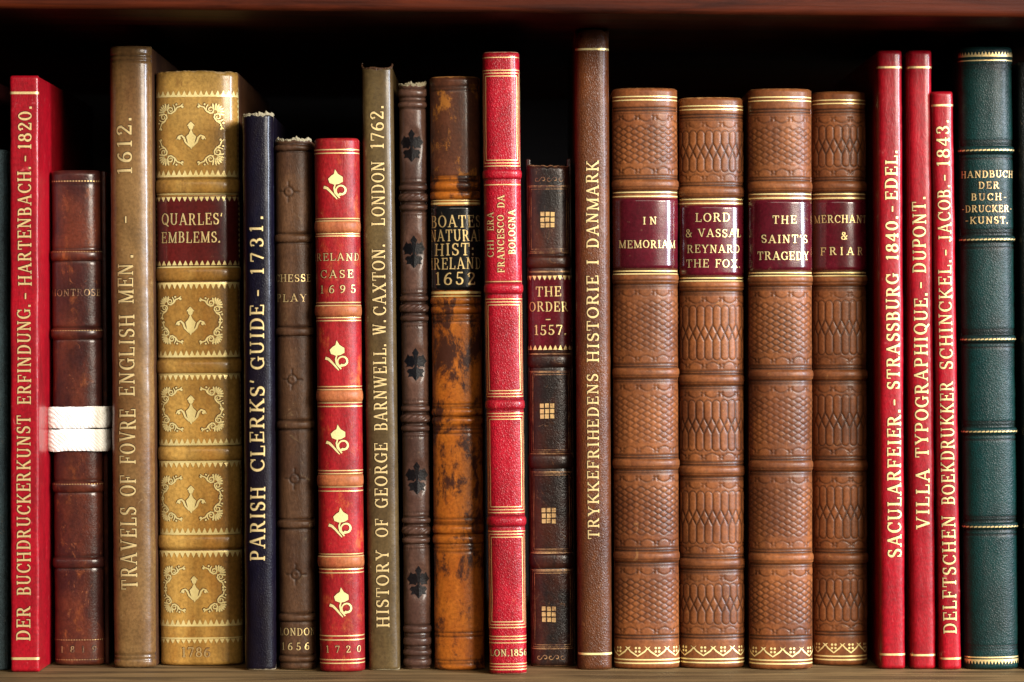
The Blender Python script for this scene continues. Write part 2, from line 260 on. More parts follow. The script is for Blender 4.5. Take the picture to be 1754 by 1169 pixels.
# ------------------------------------------------------------------ stroke lettering (a book-stamp roman), cap height 1
T, t_, SF = 0.160, 0.085, 0.080
def stem(x, y0=0, y1=1, s0=True, s1=True, w=T, sl=0.16, sr=0.16):
    o = [('l', x, y0, x, y1, w)]
    if s0: o.append(('l', x - sl, y0 + SF / 2, x + sr, y0 + SF / 2, SF))
    if s1: o.append(('l', x - sl, y1 - SF / 2, x + sr, y1 - SF / 2, SF))
    return o
def foot(x, y=0, h=0.17): yy = y + SF / 2 if y < .5 else y - SF / 2; return [('l', x - h, yy, x + h, yy, SF)]
G = {
 'A': (0.98, [('l', .15, .03, .47, 1, t_), ('l', .47, 1, .82, .03, T), ('l', .27, .33, .68, .33, .08)] + foot(.14, h=.15) + foot(.83, h=.16)),
 'B': (0.82, stem(.2, sr=.02) + [('l', .2, .96, .42, .96, .08), ('a', .42, .74, .2, .22, 90, -90), ('l', .2, .52, .46, .52, .08), ('a', .46, .28, .23, .24, 90, -90), ('l', .2, .04, .46, .04, .08)]),
 'C': (0.86, [('a', .47, .5, .37, .46, 38, 322), ('l', .79, .62, .79, .97, .075)]),
 'D': (0.92, stem(.2, sr=.02) + [('l', .2, .96, .42, .96, .08), ('a', .42, .5, .36, .46, 90, -90), ('l', .2, .04, .42, .04, .08)]),
 'E': (0.80, stem(.2, sr=.02) + [('l', .2, .96, .7, .96, .08), ('l', .2, .52, .55, .52, .075), ('l', .2, .04, .72, .04, .08), ('l', .69, .74, .69, 1, .075), ('l', .72, 0, .72, .28, .075), ('l', .54, .4, .54, .64, .07)]),
 'F': (0.76, stem(.2) + [('l', .2, .96, .7, .96, .08), ('l', .2, .50, .55, .50, .075), ('l', .69, .72, .69, 1, .075), ('l', .54, .38, .54, .62, .07)]),
 'G': (0.92, [('a', .47, .5, .37, .46, 38, 300), ('l', .79, .64, .79, .97, .075), ('l', .76, .04, .76, .42, .15), ('l', .6, .42, .92, .42, SF)]),
 'H': (0.98, stem(.2) + stem(.78) + [('l', .2, .51, .78, .51, .08)]),
 'I': (0.42, stem(.21)),
 'J': (0.58, [('l', .36, .25, .36, 1, T), ('a', .2, .22, .17, .2, 0, -170)] + foot(.36, 1, .16)),
 'K': (0.95, stem(.2) + [('l', .26, .42, .76, .95, .09), ('l', .4, .55, .8, .04, T)] + foot(.76, 1, .15) + foot(.81, 0, .15)),
 'L': (0.76, stem(.2) + [('l', .2, .04, .7, .04, .08), ('l', .69, 0, .69, .3, .075)]),
 'M': (1.15, [('l', .18, .03, .18, .98, .1), ('l', .18, .98, .58, .04, T), ('l', .58, .04, .96, .98, .085), ('l', .96, .03, .96, .98, T)] + foot(.18, 0, .15) + foot(.96, 0, .17) + foot(.14, 1, .12) + foot(1.0, 1, .12)),
 'N': (0.98, [('l', .2, .03, .2, .98, .1), ('l', .2, .98, .78, .02, T), ('l', .78, .03, .78, .98, .1)] + foot(.2, 0, .15) + foot(.15, 1, .12) + foot(.78, 1, .15)),
 'O': (0.94, [('a', .47, .5, .37, .46, 0, 360)]),
 'P': (0.80, stem(.2) + [('l', .2, .96, .44, .96, .08), ('a', .44, .72, .23, .24, 90, -90), ('l', .2, .48, .44, .48, .08)]),
 'Q': (0.94, [('a', .47, .5, .37, .46, 0, 360), ('l', .42, .2, .58, .06, .09), ('l', .58, .06, .86, -.14, .13)]),
 'R': (0.92, stem(.2) + [('l', .2, .96, .44, .96, .08), ('a', .44, .74, .21, .22, 90, -90), ('l', .2, .52, .44, .52, .08), ('l', .46, .5, .74, .05, T), ('l', .72, .05, .9, .05, .09)]),
 'S': (0.72, [('a', .36, .73, .23, .23, 35, 250), ('a', .36, .27, .25, .235, 70, -145), ('l', .25, .58, .47, .44, T), ('l', .58, .7, .58, .97, .07), ('l', .12, .03, .12, .32, .07)]),
 'T': (0.86, [('l', .43, 0, .43, 1, T), ('l', .06, .96, .8, .96, .08), ('l', .08, .7, .08, 1, .075), ('l', .78, .7, .78, 1, .075)] + foot(.43)),
 'U': (0.96, [('l', .2, .3, .2, 1, T), ('a', .48, .32, .28, .285, 180, 360), ('l', .76, .3, .76, 1, .1)] + foot(.2, 1) + foot(.76, 1, .15)),
 'V': (0.94, [('l', .15, .97, .48, .02, T), ('l', .48, .02, .78, .97, .09)] + foot(.15, 1, .15) + foot(.79, 1, .14)),
 'W': (1.3, [('l', .15, .97, .43, .02, T), ('l', .43, .02, .66, .97, .085), ('l', .62, .97, .9, .02, T), ('l', .9, .02, 1.13, .97, .085)] + foot(.15, 1, .14) + foot(.62, 1, .14) + foot(1.13, 1, .13)),
 'X': (0.94, [('l', .16, .97, .78, .03, T), ('l', .16, .03, .76, .97, .09)] + foot(.17, 1, .15) + foot(.77, 1, .14) + foot(.16, 0, .14) + foot(.78, 0, .15)),
 'Y': (0.92, [('l', .14, .97, .46, .46, T), ('l', .46, .46, .76, .97, .09), ('l', .46, 0, .46, .5, T)] + foot(.15, 1, .14) + foot(.77, 1, .13) + foot(.46, 0, .16)),
 '0': (0.72, [('a', .36, .5, .26, .46, 0, 360)]),
 '1': (0.46, [('l', .23, 0, .23, 1, T), ('l', .06, .86, .23, .97, .08)] + foot(.23, 0, .17)),
 '2': (0.70, [('a', .33, .72, .23, .24, 170, -20), ('l', .54, .64, .12, .06, .13), ('l', .08, .06, .62, .06, .13), ('l', .61, .02, .61, .24, .07), ('l', .12, .66, .22, .72, .13)]),
 '3': (0.68, [('a', .3, .74, .21, .22, 155, -90), ('a', .3, .27, .25, .235, 90, -150), ('l', .06, .2, .16, .24, .12), ('l', .1, .76, .18, .72, .12)]),
 '4': (0.72, [('l', .48, 0, .48, 1, T), ('l', .48, .98, .06, .3, .085), ('l', .05, .3, .66, .3, .09)] + foot(.48, 0, .15)),
 '5': (0.68, [('l', .16, .5, .18, .97, .085), ('l', .16, .95, .56, .95, .12), ('a', .31, .3, .25, .26, 128, -150), ('l', .06, .18, .15, .24, .12)]),
 '6': (0.70, [('a', .35, .3, .24, .26, 0, 360), ('a', .58, .34, .47, .62, 100, 178), ('l', .48, .93, .58, .88, .12)]),
 '7': (0.66, [('l', .06, .94, .6, .94, .12), ('l', .59, .94, .28, 0, .13), ('l', .07, .74, .07, .98, .075)]),
 '8': (0.70, [('a', .35, .75, .19, .21, 0, 360), ('a', .35, .28, .25, .24, 0, 360)]),
 '9': (0.70, [('a', .35, .7, .24, .26, 0, 360), ('a', .12, .66, .47, .62, -80, -2), ('l', .12, .12, .22, .07, .12)]),
 '.': (0.34, [('l', .14, .0, .14, .17, .17)]),
 ':': (0.34, [('l', .14, .0, .14, .17, .17), ('l', .14, .46, .14, .63, .17)]),
 '-': (0.56, [('l', .08, .43, .48, .43, .1)]),
 "'": (0.28, [('l', .16, 1.0, .1, .72, .12)]),
 '&': (0.94, [('a', .38, .78, .17, .18, 0, 360), ('l', .27, .66, .8, .03, T), ('a', .37, .25, .26, .22, 100, 330), ('l', .6, .16, .76, .5, .085), ('l', .64, .5, .9, .5, SF)]),
 ' ': (0.45, []),
}
def stroke_pts(op):
    """returns (centre points, widths)"""
    if op[0] == 'l':
        _, x0, y0, x1, y1, w = op
        return np.array([[x0, y0], [x1, y1]], float), np.array([w, w])
    _, cx, cy, rx, ry, a0, a1 = op
    n = max(6, int(abs(a1 - a0) / 16)); a = np.radians(np.linspace(a0, a1, n + 1))
    p = np.stack([cx + rx * np.cos(a), cy + ry * np.sin(a)], 1)
    return p, 0.075 + 0.10 * np.abs(np.cos(a)) ** 1.3

# ------------------------------------------------------------------ a bound book
GROUP = 'old books standing upright in a row on the shelf'
class Book:
    def __init__(s, label, xt, xb, yt, yb, mat, bulge=None, n=2.2, depth=0.13, res=2.4, head=7, head_k=1.0, taper=0.05,
                 bl=0.0, br=0.0, bt=0.0, board=7.0, seed=0.0, board_mat=None, torn=None, edge_wear=0.35):
        SEED[0] = seed * 0.37 + 0.11; s.seed = seed
        s.yt, s.yb, s.mat, s.seed = yt, yb, mat, seed
        s.y0 = D * ((1150 - CY) / (yb - CY) - 1) if yb > 1100 else 0.0
        s.q = S * (D + s.y0) / D
        s.W = ((xt[1] - xt[0]) + (xb[1] - xb[0])) / 2; s.hw = s.W / 2
        s.ct, s.cb = (xt[0] + xt[1]) / 2, (xb[0] + xb[1]) / 2
        s.ang = -math.atan2(s.cb - s.ct, yb - yt)
        s.root = empty('book', label, 'book', ((s.cb - CX) * s.q, s.y0, ZS + 0.0002), (0, s.ang, 0), GROUP)
        s.bulge = s.hw * 0.55 if bulge is None else bulge; s.n = n
        s.depth = depth / s.q; s.board = board; s.bl, s.br, s.bt = bl, br, bt
        s.head, s.head_k, s.taper = head, head_k, taper; s.torn = torn; s.bmat = board_mat or mat
        ph = np.linspace(-math.pi / 2, math.pi / 2, 3001)
        sx = np.sign(np.sin(ph)) * np.abs(np.sin(ph)) ** (2 / n); cy = np.abs(np.cos(ph)) ** (2 / n)
        x = sx * s.hw; y = s.bulge * (1 - cy)
        arc = np.concatenate([[0], np.cumsum(np.hypot(np.diff(x), np.diff(y)))]); arc -= arc[-1] / 2
        s.tx, s.ty, s.ta = x, y, arc; s.A = arc[-1]
        dx, dy = np.gradient(x, arc), np.gradient(y, arc); l = np.hypot(dx, dy) + 1e-9
        s.tnx, s.tny = dy / l, -dx / l
        s.nc = max(18, int(2 * s.A / res)); s.nr = int((yb - yt) / res)
        s.ga = np.linspace(-s.A, s.A, s.nc + 1); s.gv = np.linspace(yt, yb, s.nr + 1)
        s.AA, s.VV = np.meshgrid(s.ga, s.gv)
        s.H = np.zeros_like(s.AA); s.TL = np.zeros_like(s.AA); s.WR = np.zeros_like(s.AA)
        s.cuts = []
        # slow unevenness of an old hand-bound spine
        s.H += 0.5 * n1(s.gv / 45, seed + .5)[:, None] * np.cos(s.AA / s.A * 1.4) + 0.35 * n1(s.ga / 14, seed + 9)[None, :] * n1(s.gv / 130, seed + 3)[:, None]
        s.wx = 0.7 * n1(s.gv / 90, seed + 21) + 0.3 * n1(s.gv / 25, seed + 22); s.ww = 0.7 * n1(s.gv / 60, seed + 31) + 0.35 * n1(s.gv / 14, seed + 32)
        s.edge = 0.9 - 0.5 * (np.abs(s.AA) / s.A) ** 4
        e = np.exp(-(s.VV - yt) / 4) + np.exp(-(yb - s.VV) / 4) + 0.6 * np.exp(-(s.A - np.abs(s.AA)) / 3)
        s.WR += e * edge_wear
    # photo x -> arc position at height v
    def axis(s, v): return s.ct + (s.cb - s.ct) * (np.asarray(v, float) - s.yt) / (s.yb - s.yt)
    def a_of(s, px, v): return float(np.interp(px - s.axis(v), s.tx, s.ta))
    def hgt(s, a, v):
        fi = np.clip((np.asarray(v) - s.yt) / (s.yb - s.yt) * s.nr, 0, s.nr - 1e-6); fj = np.clip((np.asarray(a) + s.A) / (2 * s.A) * s.nc, 0, s.nc - 1e-6)
        i, j = fi.astype(int), fj.astype(int); di, dj = fi - i, fj - j
        return (s.H[i, j] * (1 - di) * (1 - dj) + s.H[i + 1, j] * di * (1 - dj) + s.H[i, j + 1] * (1 - di) * dj + s.H[i + 1, j + 1] * di * dj)
    def surf(s, a, v, off=0.0, h=None):
        a = np.asarray(a, float); v = np.asarray(v, float)
        x = np.interp(a, s.ta, s.tx); y = np.interp(a, s.ta, s.ty)
        nx = np.interp(a, s.ta, s.tnx); ny = np.interp(a, s.ta, s.tny)
        hh = (s.hgt(a, v) if h is None else h) + off
        x = x + nx * hh; y = y + ny * hh
        for edge, sg in ((s.yt, 1), (s.yb, -1)):
            r = s.head if sg > 0 else min(s.head, 7)
            t = np.clip((r - sg * (v - edge)) / r, 0, 1)
            c = 1 - np.sqrt(np.clip(1 - t * t, 0, 1))
            y = y + c * (r * 0.8 * s.head_k + 1.0); x = x * (1 - (s.taper if sg > 0 else 0.03) * c)
        x = x + np.interp(v, s.gv, s.wx) + (np.asarray(x) / s.hw) * np.interp(v, s.gv, s.ww)
        z = s.yb - v
        if s.torn is not None:
            k = np.clip((s.yt + 26 - v) / 26, 0, 1); z = z + np.interp(a, s.ga, s.torn) * k
        return np.stack([x, y, z], -1) * s.q
    # -- relief
    def band(s, v, hh, hgt=5.0, split=True, mat=None, groove=0.0, twist=False, name='raised_band'):
        d = np.abs(s.VV - v) / hh
        prof = np.where(d < 1, np.sqrt(np.clip(1 - d ** 2.4, 0, 1)), 0)
        if twist: prof = prof * (1 + 0.30 * np.sin((s.AA + (s.VV - v) * 1.3) * 0.62))
        s.H += hgt * prof * s.edge
        if groove:
            for vv in (v - hh - 1.5, v + hh + 1.5): s.groove(vv, 1.8, groove, 0.8)
        s.WR += 0.22 * np.clip(prof - 0.75, 0, 1) * 3 * (0.6 + 0.6 * n1(s.ga / 9, s.seed + v)[None, :])
        if split: s.cuts.append((v - hh - 1, v + hh + 1, mat, name))
    def groove(s, v, w=1.8, dep=1.0, tool=0.8):
        g = np.exp(-((s.VV - v) / w) ** 2); s.H -= dep * g; s.TL = np.maximum(s.TL, tool * g)
    def press(s, d, w, dep, tool, mask=1.0):
        g = np.exp(-(d / w) ** 2) * mask; s.H -= dep * g; s.TL = np.maximum(s.TL, tool * g)
    # -- build
    def build(s):
        SEED[0] = s.seed * 0.37 + 0.11
        P = s.surf(s.AA, s.VV, 0, s.H); nr, nc = s.nr, s.nc
        owner = np.zeros(nr, int); cv = (s.gv[:-1] + s.gv[1:]) / 2
        for k, (v0, v1, m, nm) in enumerate(s.cuts): owner[(cv > v0) & (cv < v1)] = k + 1
        idx = np.arange((nr + 1) * (nc + 1)).reshape(nr + 1, nc + 1)
        F = np.stack([idx[:-1, :-1], idx[1:, :-1], idx[1:, 1:], idx[:-1, 1:]], -1)
        for k in range(len(s.cuts) + 1):
            f = F[owner == k].reshape(-1, 4)
            if not len(f): continue
            used, inv = np.unique(f, return_inverse=True); f = inv.reshape(-1, 4)
            nm, m = ('spine', s.mat) if k == 0 else (s.cuts[k - 1][3], s.cuts[k - 1][2] or s.mat)
            o = mesh_obj(nm, P.reshape(-1, 3)[used], f, m, s.root, attrs={'tool': s.TL.ravel()[used], 'wear': s.WR.ravel()[used]})
            if k == 0: s.spine = o
        q = s.q; H = (s.yb - s.yt); b = s.bulge
        for sg, ex in ((-1, s.bl), (1, s.br)):
            x0, x1 = sorted((sg * (s.hw + ex + 0.25), sg * (s.hw + ex - s.board)))
            box_obj('cover_board', (x0 * q, (b - 1.0 - (3 if ex else 0)) * q, 0.0), (x1 * q, (b + s.depth) * q, (H - 1.5 + s.bt) * q), s.bmat, s.root, min(2.2, s.board * .3) * q, 3)
        box_obj('page_block', ((-s.hw + s.board + .3) * q, (b * 0.7 + 4) * q, 6 * q), ((s.hw - s.board - .3) * q, (b + s.depth - 12) * q, (H - 14) * q), M['paper'], s.root)
        return s
    def label_patch(s, v0, v1, mat, off=0.9, name='title_label', cover=0.985):
        SEED[0] = s.seed * 0.37 + 0.2
        na, nv = 40, max(8, int((v1 - v0) / 6)); a = np.linspace(-s.A * cover, s.A * cover, na + 1); v = np.linspace(v0, v1, nv + 1)
        AA, VV = np.meshgrid(a, v); P = s.surf(AA, VV, off)
        rim = s.surf(np.concatenate([a, a]), np.concatenate([np.full(na + 1, v0), np.full(na + 1, v1)]), -0.3)
        idx = np.arange((nv + 1) * (na + 1)).reshape(nv + 1, na + 1)
        F = np.stack([idx[:-1, :-1], idx[1:, :-1], idx[1:, 1:], idx[:-1, 1:]], -1).reshape(-1, 4)
        n0 = idx.size; r0 = n0 + np.arange(na + 1); r1 = r0 + na + 1
        F = np.concatenate([F, np.stack([r0[:-1], idx[0, :-1], idx[0, 1:], r0[1:]], -1), np.stack([idx[-1, :-1], r1[:-1], r1[1:], idx[-1, 1:]], -1)])
        e = np.exp(-(s.A * cover - np.abs(AA)) / 4) + .7 * np.exp(-(VV - v0) / 3) + .7 * np.exp(-(v1 - VV) / 3)
        return mesh_obj(name, np.concatenate([P.reshape(-1, 3), rim]), F, mat, s.root, attrs={'wear': np.concatenate([(0.3 * e).ravel(), np.zeros(2 * na + 2)])})

class Deco:
    """flat stamped shapes laid on a spine: ribbons and filled outlines in (arc, photo-y) pixels"""
    def __init__(s, bk, off=0.5): s.weight = 0.80 + 0.2 * ((bk.seed * 0.618) % 1); s.b = bk; s.off = off; s.raw = []; s.v = []; s.f = []; s.r = []; s.n = 0; s.k = 0
    def _add(s, p, f):
        p = np.asarray(p, float); A = s.b.A * 0.995
        o = s.off + 0.012 * (s.k % 24); s.k += 1
        s.v.append(s.b.surf(np.clip(p[:, 0], -A, A), p[:, 1], o)); s.f.append(f); s.r.append((p[:, 1].min(), p[:, 1].max())); s.n += len(p)
    def ribbon(s, pts, w, maxseg=3.5):
        pts = np.asarray(pts, float); w = np.broadcast_to(np.asarray(w, float), (len(pts),)); s.raw.append(('r', pts, w))
        P, Wd = [pts[0]], [w[0]]
        for i in range(len(pts) - 1):
            n = max(1, int(np.ceil(np.hypot(*(pts[i + 1] - pts[i])) / maxseg)))
            for k in range(1, n + 1): P.append(pts[i] + (pts[i + 1] - pts[i]) * k / n); Wd.append(w[i] + (w[i + 1] - w[i]) * k / n)
        P = np.array(P); Wd = np.array(Wd); tg = np.gradient(P, axis=0); tg /= np.hypot(tg[:, 0], tg[:, 1])[:, None] + 1e-9
        nr = np.stack([-tg[:, 1], tg[:, 0]], 1); m = len(P)
        V = np.concatenate([P + nr * Wd[:, None] / 2, P - nr * Wd[:, None] / 2])
        # keep faces pointing outwards whatever the stroke direction
        s._add(V, [(i, m + i, m + i + 1, i + 1) for i in range(m - 1)])
    def poly(s, pts):
        pts = np.asarray(pts, float); c = pts.mean(0); n = len(pts); s.raw.append(('p', pts, 0))
        s._add(np.concatenate([pts, [c]]), [(i, (i + 1) % n, n) for i in range(n)])
    def rule(s, v, w=1.6, c=0.985):
        s.ribbon([(-s.b.A * c, v), (s.b.A * c, v)], w)
    def glyph(s, ch, f):
        for op in G[ch][1]:
            p, w = stroke_pts(op); q, sc = f(p); s.ribbon(q, w * sc * s.weight)
    def htext(s, txt, px, vc, cap, width, jit=0.02):
        """one line across the spine, centred on photo x px, width in arc px"""
        nat = sum(G[c][0] for c in txt) + 0.12 * (len(txt) - 1); gx = min(cap, width / nat) if width / nat < cap else cap
        extra = (width - gx * nat) / max(1, len(txt) - 1) if len(txt) > 1 else 0
        a = s.b.a_of(px, vc) - width / 2
        for c in txt:
            dv = random.uniform(-jit, jit) * cap; rot = random.uniform(-.03, .03)
            def f(p, a=a, dv=dv, rot=rot):
                x, y = p[:, 0] * gx, (p[:, 1] - .5) * cap
                return np.stack([a + x + rot * y, vc - y + dv + rot * x], 1), (gx + cap) / 2
            s.glyph(c, f); a += (G[c][0] + 0.12) * gx + extra
    def vtext(s, words, xcap_top, xbase_top, xcap_bot, xbase_bot, vt, vb, bold=1.0, jit=0.018):
        """words up the spine, each (text, photo y of its start, photo y of its end); the cap line and base line run from (vb) to (vt)"""
        for txt, y0, y1 in words:
            nat = sum(G[c][0] for c in txt) + 0.14 * (len(txt) - 1); L = y0 - y1
            vm = (y0 + y1) / 2; k = (vb - vm) / (vb - vt)
            base = xbase_bot + (xbase_top - xbase_bot) * k; capx = xcap_bot + (xcap_top - xcap_bot) * k; cap = base - capx
            gx = min(L / nat, cap * 1.06); extra = (L - gx * nat) / max(1, len(txt) - 1) if len(txt) > 1 else 0
            ab = s.b.a_of(base - cap / 2, vm) + cap / 2; v = y0
            for c in txt:
                d = random.uniform(-jit, jit) * cap; rot = random.uniform(-.025, .025)
                def f(p, v=v, d=d, rot=rot):
                    x, y = p[:, 0] * gx, p[:, 1] * cap
                    return np.stack([ab - y + d + rot * x, v - x + rot * y], 1), (gx + cap) / 2 * bold
                s.glyph(c, f); v -= (G[c][0] + 0.14) * gx + extra
    def zig(s, v, up, pitch=9, hgt=7, c=0.97):
        n = int(2 * s.b.A * c / pitch); p = 2 * s.b.A * c / n
        for i in range(n):
            a = -s.b.A * c + (i + .5) * p; d = -hgt if up else hgt
            s.poly([(a - p * .42, v), (a - p * .12, v + d * .75), (a + p * .02, v + d), (a + p * .16, v + d * .7), (a + p * .42, v)])
    def frame(s, a0, a1, v0, v1, w):
        s.ribbon([(a0, v0), (a1, v0)], w); s.ribbon([(a0, v1), (a1, v1)], w); s.ribbon([(a0, v0), (a0, v1)], w); s.ribbon([(a1, v0), (a1, v1)], w)
    def dots(s, v, pitch=4.5, r=1.0, c=0.9):
        for a in np.arange(-s.b.A * c, s.b.A * c, pitch): s.ellipse(a, v, r * 1.3, r, 6)
    def ellipse(s, a, v, ra, rv, n=14, rot=0.0):
        th = np.linspace(0, 2 * math.pi, n, endpoint=False); x, y = ra * np.cos(th), rv * np.sin(th); c, d = math.cos(rot), math.sin(rot)
        s.poly(np.stack([a + x * c - y * d, v + x * d + y * c], 1))
    def curl(s, a, v, r0, r1, t0, t1, w0, w1, n=16):
        th = np.radians(np.linspace(t0, t1, n)); r = np.linspace(r0, r1, n)
        s.ribbon(np.stack([a + r * np.cos(th), v + r * np.sin(th)], 1), np.linspace(w0, w1, n))
    def build(s, name, mat, parent=None, imp='auto'):
        if not s.v: return None
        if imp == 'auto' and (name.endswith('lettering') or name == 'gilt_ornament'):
            bm_ = s.b.mat.name; imp = 'rim_shade_red' if ('red' in bm_ and parent is s.b.spine) else 'rim_shade_honey' if 'honey' in bm_ and parent is s.b.spine else 'rim_shade'
            h = Deco(s.b, s.off - 0.32)      # dark offset rim, the shade of a sunk edge painted round the leaf
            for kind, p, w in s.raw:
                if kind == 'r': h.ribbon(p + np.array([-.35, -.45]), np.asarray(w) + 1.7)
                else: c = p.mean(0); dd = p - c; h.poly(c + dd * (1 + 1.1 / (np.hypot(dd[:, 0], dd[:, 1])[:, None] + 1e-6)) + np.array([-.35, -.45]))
            h.build('painted_shade_rim', M[imp], parent, None)
        SEED[0] = s.b.seed * 0.37 + 0.3
        # rules and frames that stand apart on the spine are pieces of their own
        order = sorted(range(len(s.v)), key=lambda i: s.r[i][0]); groups, end = [], None
        for i in order:
            if not groups or (name in ('gilt_rule', 'gilt_border', 'gilt_frame') and s.r[i][0] > end + 12): groups.append([]); end = s.r[i][1]
            groups[-1].append(i); end = max(end, s.r[i][1])
        for g in groups:
            n, F = 0, []
            for i in g: F += [[k + n for k in q] for q in s.f[i]]; n += len(s.v[i])
            o = mesh_obj(name, np.concatenate([s.v[i] for i in g]), F, mat, parent or s.b.root)
        return o

def torn_profile(bk_A_n, seed, amp, horns=0.0, lo=-3):
    x = np.linspace(-1, 1, bk_A_n); return amp * n1(x * 4.5, seed) + 0.6 * amp * n1(x * 13, seed + 4) + horns * np.abs(x) ** 6 + lo
def torn_edge(bk, seed, hgt=8, mat=None):
    """frayed leather and paper lining left along the broken head of a spine"""
    SEED[0] = seed
    a = np.linspace(-bk.A * .96, bk.A * .96, 90); x = a / bk.A
    up = hgt * (0.35 + 0.7 * n1(x * 2.3, seed) + 0.45 * n1(x * 8, seed + 2) + 0.5 * n1(x * 23, seed + 5)) + 1
    rows = []
    for k, (f, off) in enumerate(((-5, .3), (-2.5, .9), (0, 1.8), (.6, 1.2), (1, -1.0))):
        jag = 1.8 * n1(x * 21, seed + k * 3.3)
        if f < 0: v = bk.yt - f * (.6 + .4 * n1(x * 6, seed + 7)) ; lift = 0
        else: v = np.full_like(a, bk.yt + 1.0); lift = np.clip(up * f, -2, None)
        p = bk.surf(a, v + (jag if f < 0 else 0), off + jag * .35); p[:, 2] += lift * bk.q; rows.append(p)
    n = len(a); V = np.concatenate(rows); idx = np.arange(len(V)).reshape(len(rows), n)
    F = np.stack([idx[1:, :-1], idx[:-1, :-1], idx[:-1, 1:], idx[1:, 1:]], -1).reshape(-1, 4)
    return mesh_obj('torn_edge', V, F, mat or M['torn'], bk.root)

# ------------------------------------------------------------------ the books, left to right
# dark red and blue-grey volumes cut by the left edge
b = Book('dark red leather book mostly out of frame at far left behind blue grey one', (-150, -42), (-150, -42), 122, 1149, M['maroon_dark'], seed=1); b.build()
b = Book('blue grey cloth book cut by the left edge of the photo', (-38, 11), (-38, 13), 258, 1150, M['bluegrey'], n=4, bulge=9, head=4, seed=2); b.build()

# red, flat spine
b = Book('tall narrow red book with flat spine, gold 1820 title, beside the blue grey cloth one', (18, 64), (17, 68), 131, 1153, M['red'], n=7, bulge=7, seed=3, head=5, board=8).build()
d = Deco(b); d.rule(161, 4.2); d.rule(1130, 4.2); d.build('gilt_rule', M['gold_pale'], b.spine)
d = Deco(b); d.vtext([('DER', 1100, 1040), ('BUCHDRUCKERKUNST', 1022, 713), ('ERFINDUNG.', 695, 522), ('-', 516, 502), ('HARTENBACH.', 492, 286), ('-', 280, 267), ('1820.', 258, 182)], 31, 54, 28, 52, 182, 1100)
d.build('title_lettering', M['gold_red'], b.spine)

# dark brown with white tape
b = Book('short dark brown calf book with white cotton tape tied around it', (85, 169), (91, 176), 293, 1142, M['darkbrown'], bulge=26, n=2.6, seed=4, br=8, head=9)
for v in (439, 573, 836, 966): b.band(v, 9, 5, groove=0.8)
b.groove(318, 1.5, .5); b.build()
d = Deco(b); d.dots(312, 5, 1.2); [d.dots(v, 4.5, .8) for v in (433, 568, 831, 1098, 1132)]; d.build('gilt_rule', M['gold_worn'], b.spine)
d = Deco(b); d.htext('MONTROSE', 128, 503, 12, 92); d.build('title_lettering', M['gold_faint'], b.spine)
d = Deco(b); d.htext('1819', 134, 1114, 11, 62); d.build('date_lettering', M['gold_faint'], b.spine)
# the tape: a loop around the whole book
def tape(bk):
    SEED[0] = 5.5; q = bk.q
    root = empty('tie_tape', 'white cotton tape wound twice round the short dark brown book', 'tape', bk.root.location.copy(), (0, bk.ang, 0))
    hw = 54; th = np.linspace(-math.pi / 2, math.pi / 2, 81); n = 4.2
    x = np.sign(np.sin(th)) * np.abs(np.sin(th)) ** (2 / n) * hw + 2; y = -5.5 + 30 * (1 - np.abs(np.cos(th)) ** (2 / n))
    yb_ = bk.bulge + bk.depth + 3
    loop = np.concatenate([np.stack([x, y], 1), np.stack([np.full(20, hw + 2.), np.linspace(30, yb_, 20)], 1), np.stack([np.linspace(hw + 2, -hw + 2, 20), np.full(20, yb_)], 1), np.stack([np.full(20, -hw + 2.), np.linspace(yb_, 30, 20)], 1)])
    keep = [0] + [i for i in range(1, len(loop)) if np.hypot(*(loop[i] - loop[i - 1])) > .3]; loop = loop[keep]
    tg = np.roll(loop, -1, 0) - np.roll(loop, 1, 0); tg /= np.hypot(tg[:, 0], tg[:, 1])[:, None]; nr = np.stack([tg[:, 1], -tg[:, 0]], 1)
    for v0, v1 in ((698.5, 735.2), (736.8, 774.5)):
        m = 15; rows = []; u = np.linspace(0, 1, m)
        wob = 1.6 * n1(loop[:, 0] / 22, v0 * .1)
        for k in range(m):
            e = 1 - abs(2 * u[k] - 1) ** 5
            off = -1.5 + 2.2 * e + 1.1 * n1(loop[:, 0] / 8 + u[k] * 6, v0 + .3) * e
            p = loop + nr * off[:, None]; z = bk.yb - (v0 + (v1 - v0) * u[k]) - wob
            rows.append(np.stack([p[:, 0], p[:, 1], z], 1) * q)
        L = len(loop); V = np.concatenate(rows); F = []
        for k in range(m - 1):
            for i in range(L):
                j = (i + 1) % L; F.append((k * L + i, (k + 1) * L + i, (k + 1) * L + j, k * L + j))
        mesh_obj('tape_turn', V, np.array(F), M['cotton'], root)
tape(b)

# tan calf, TRAVELS
b = Book('tall plain tan calf book dated 1612 with gold lettering up the spine', (186, 256), (192, 266), 80, 1146, M['tan'], bulge=24, n=2.5, seed=6, board_mat=M['board_shaded'], head=6, edge_wear=.45)
for v in (97, 105, 1124, 1131): b.groove(v, 2.0, 2.2, .6)
b.build(); d = Deco(b)
d.vtext([('TRAVELS', 1012, 870), ('OF', 852, 815), ('FOVRE', 797, 702), ('ENGLISH', 681, 540), ('MEN', 522, 453), ('.', 445, 434), ('-', 386, 370), ('1612', 300, 215), ('.', 210, 200)], 199, 225, 207, 236, 205, 1012)
d.build('title_lettering', M['gold_pale'], b.spine)

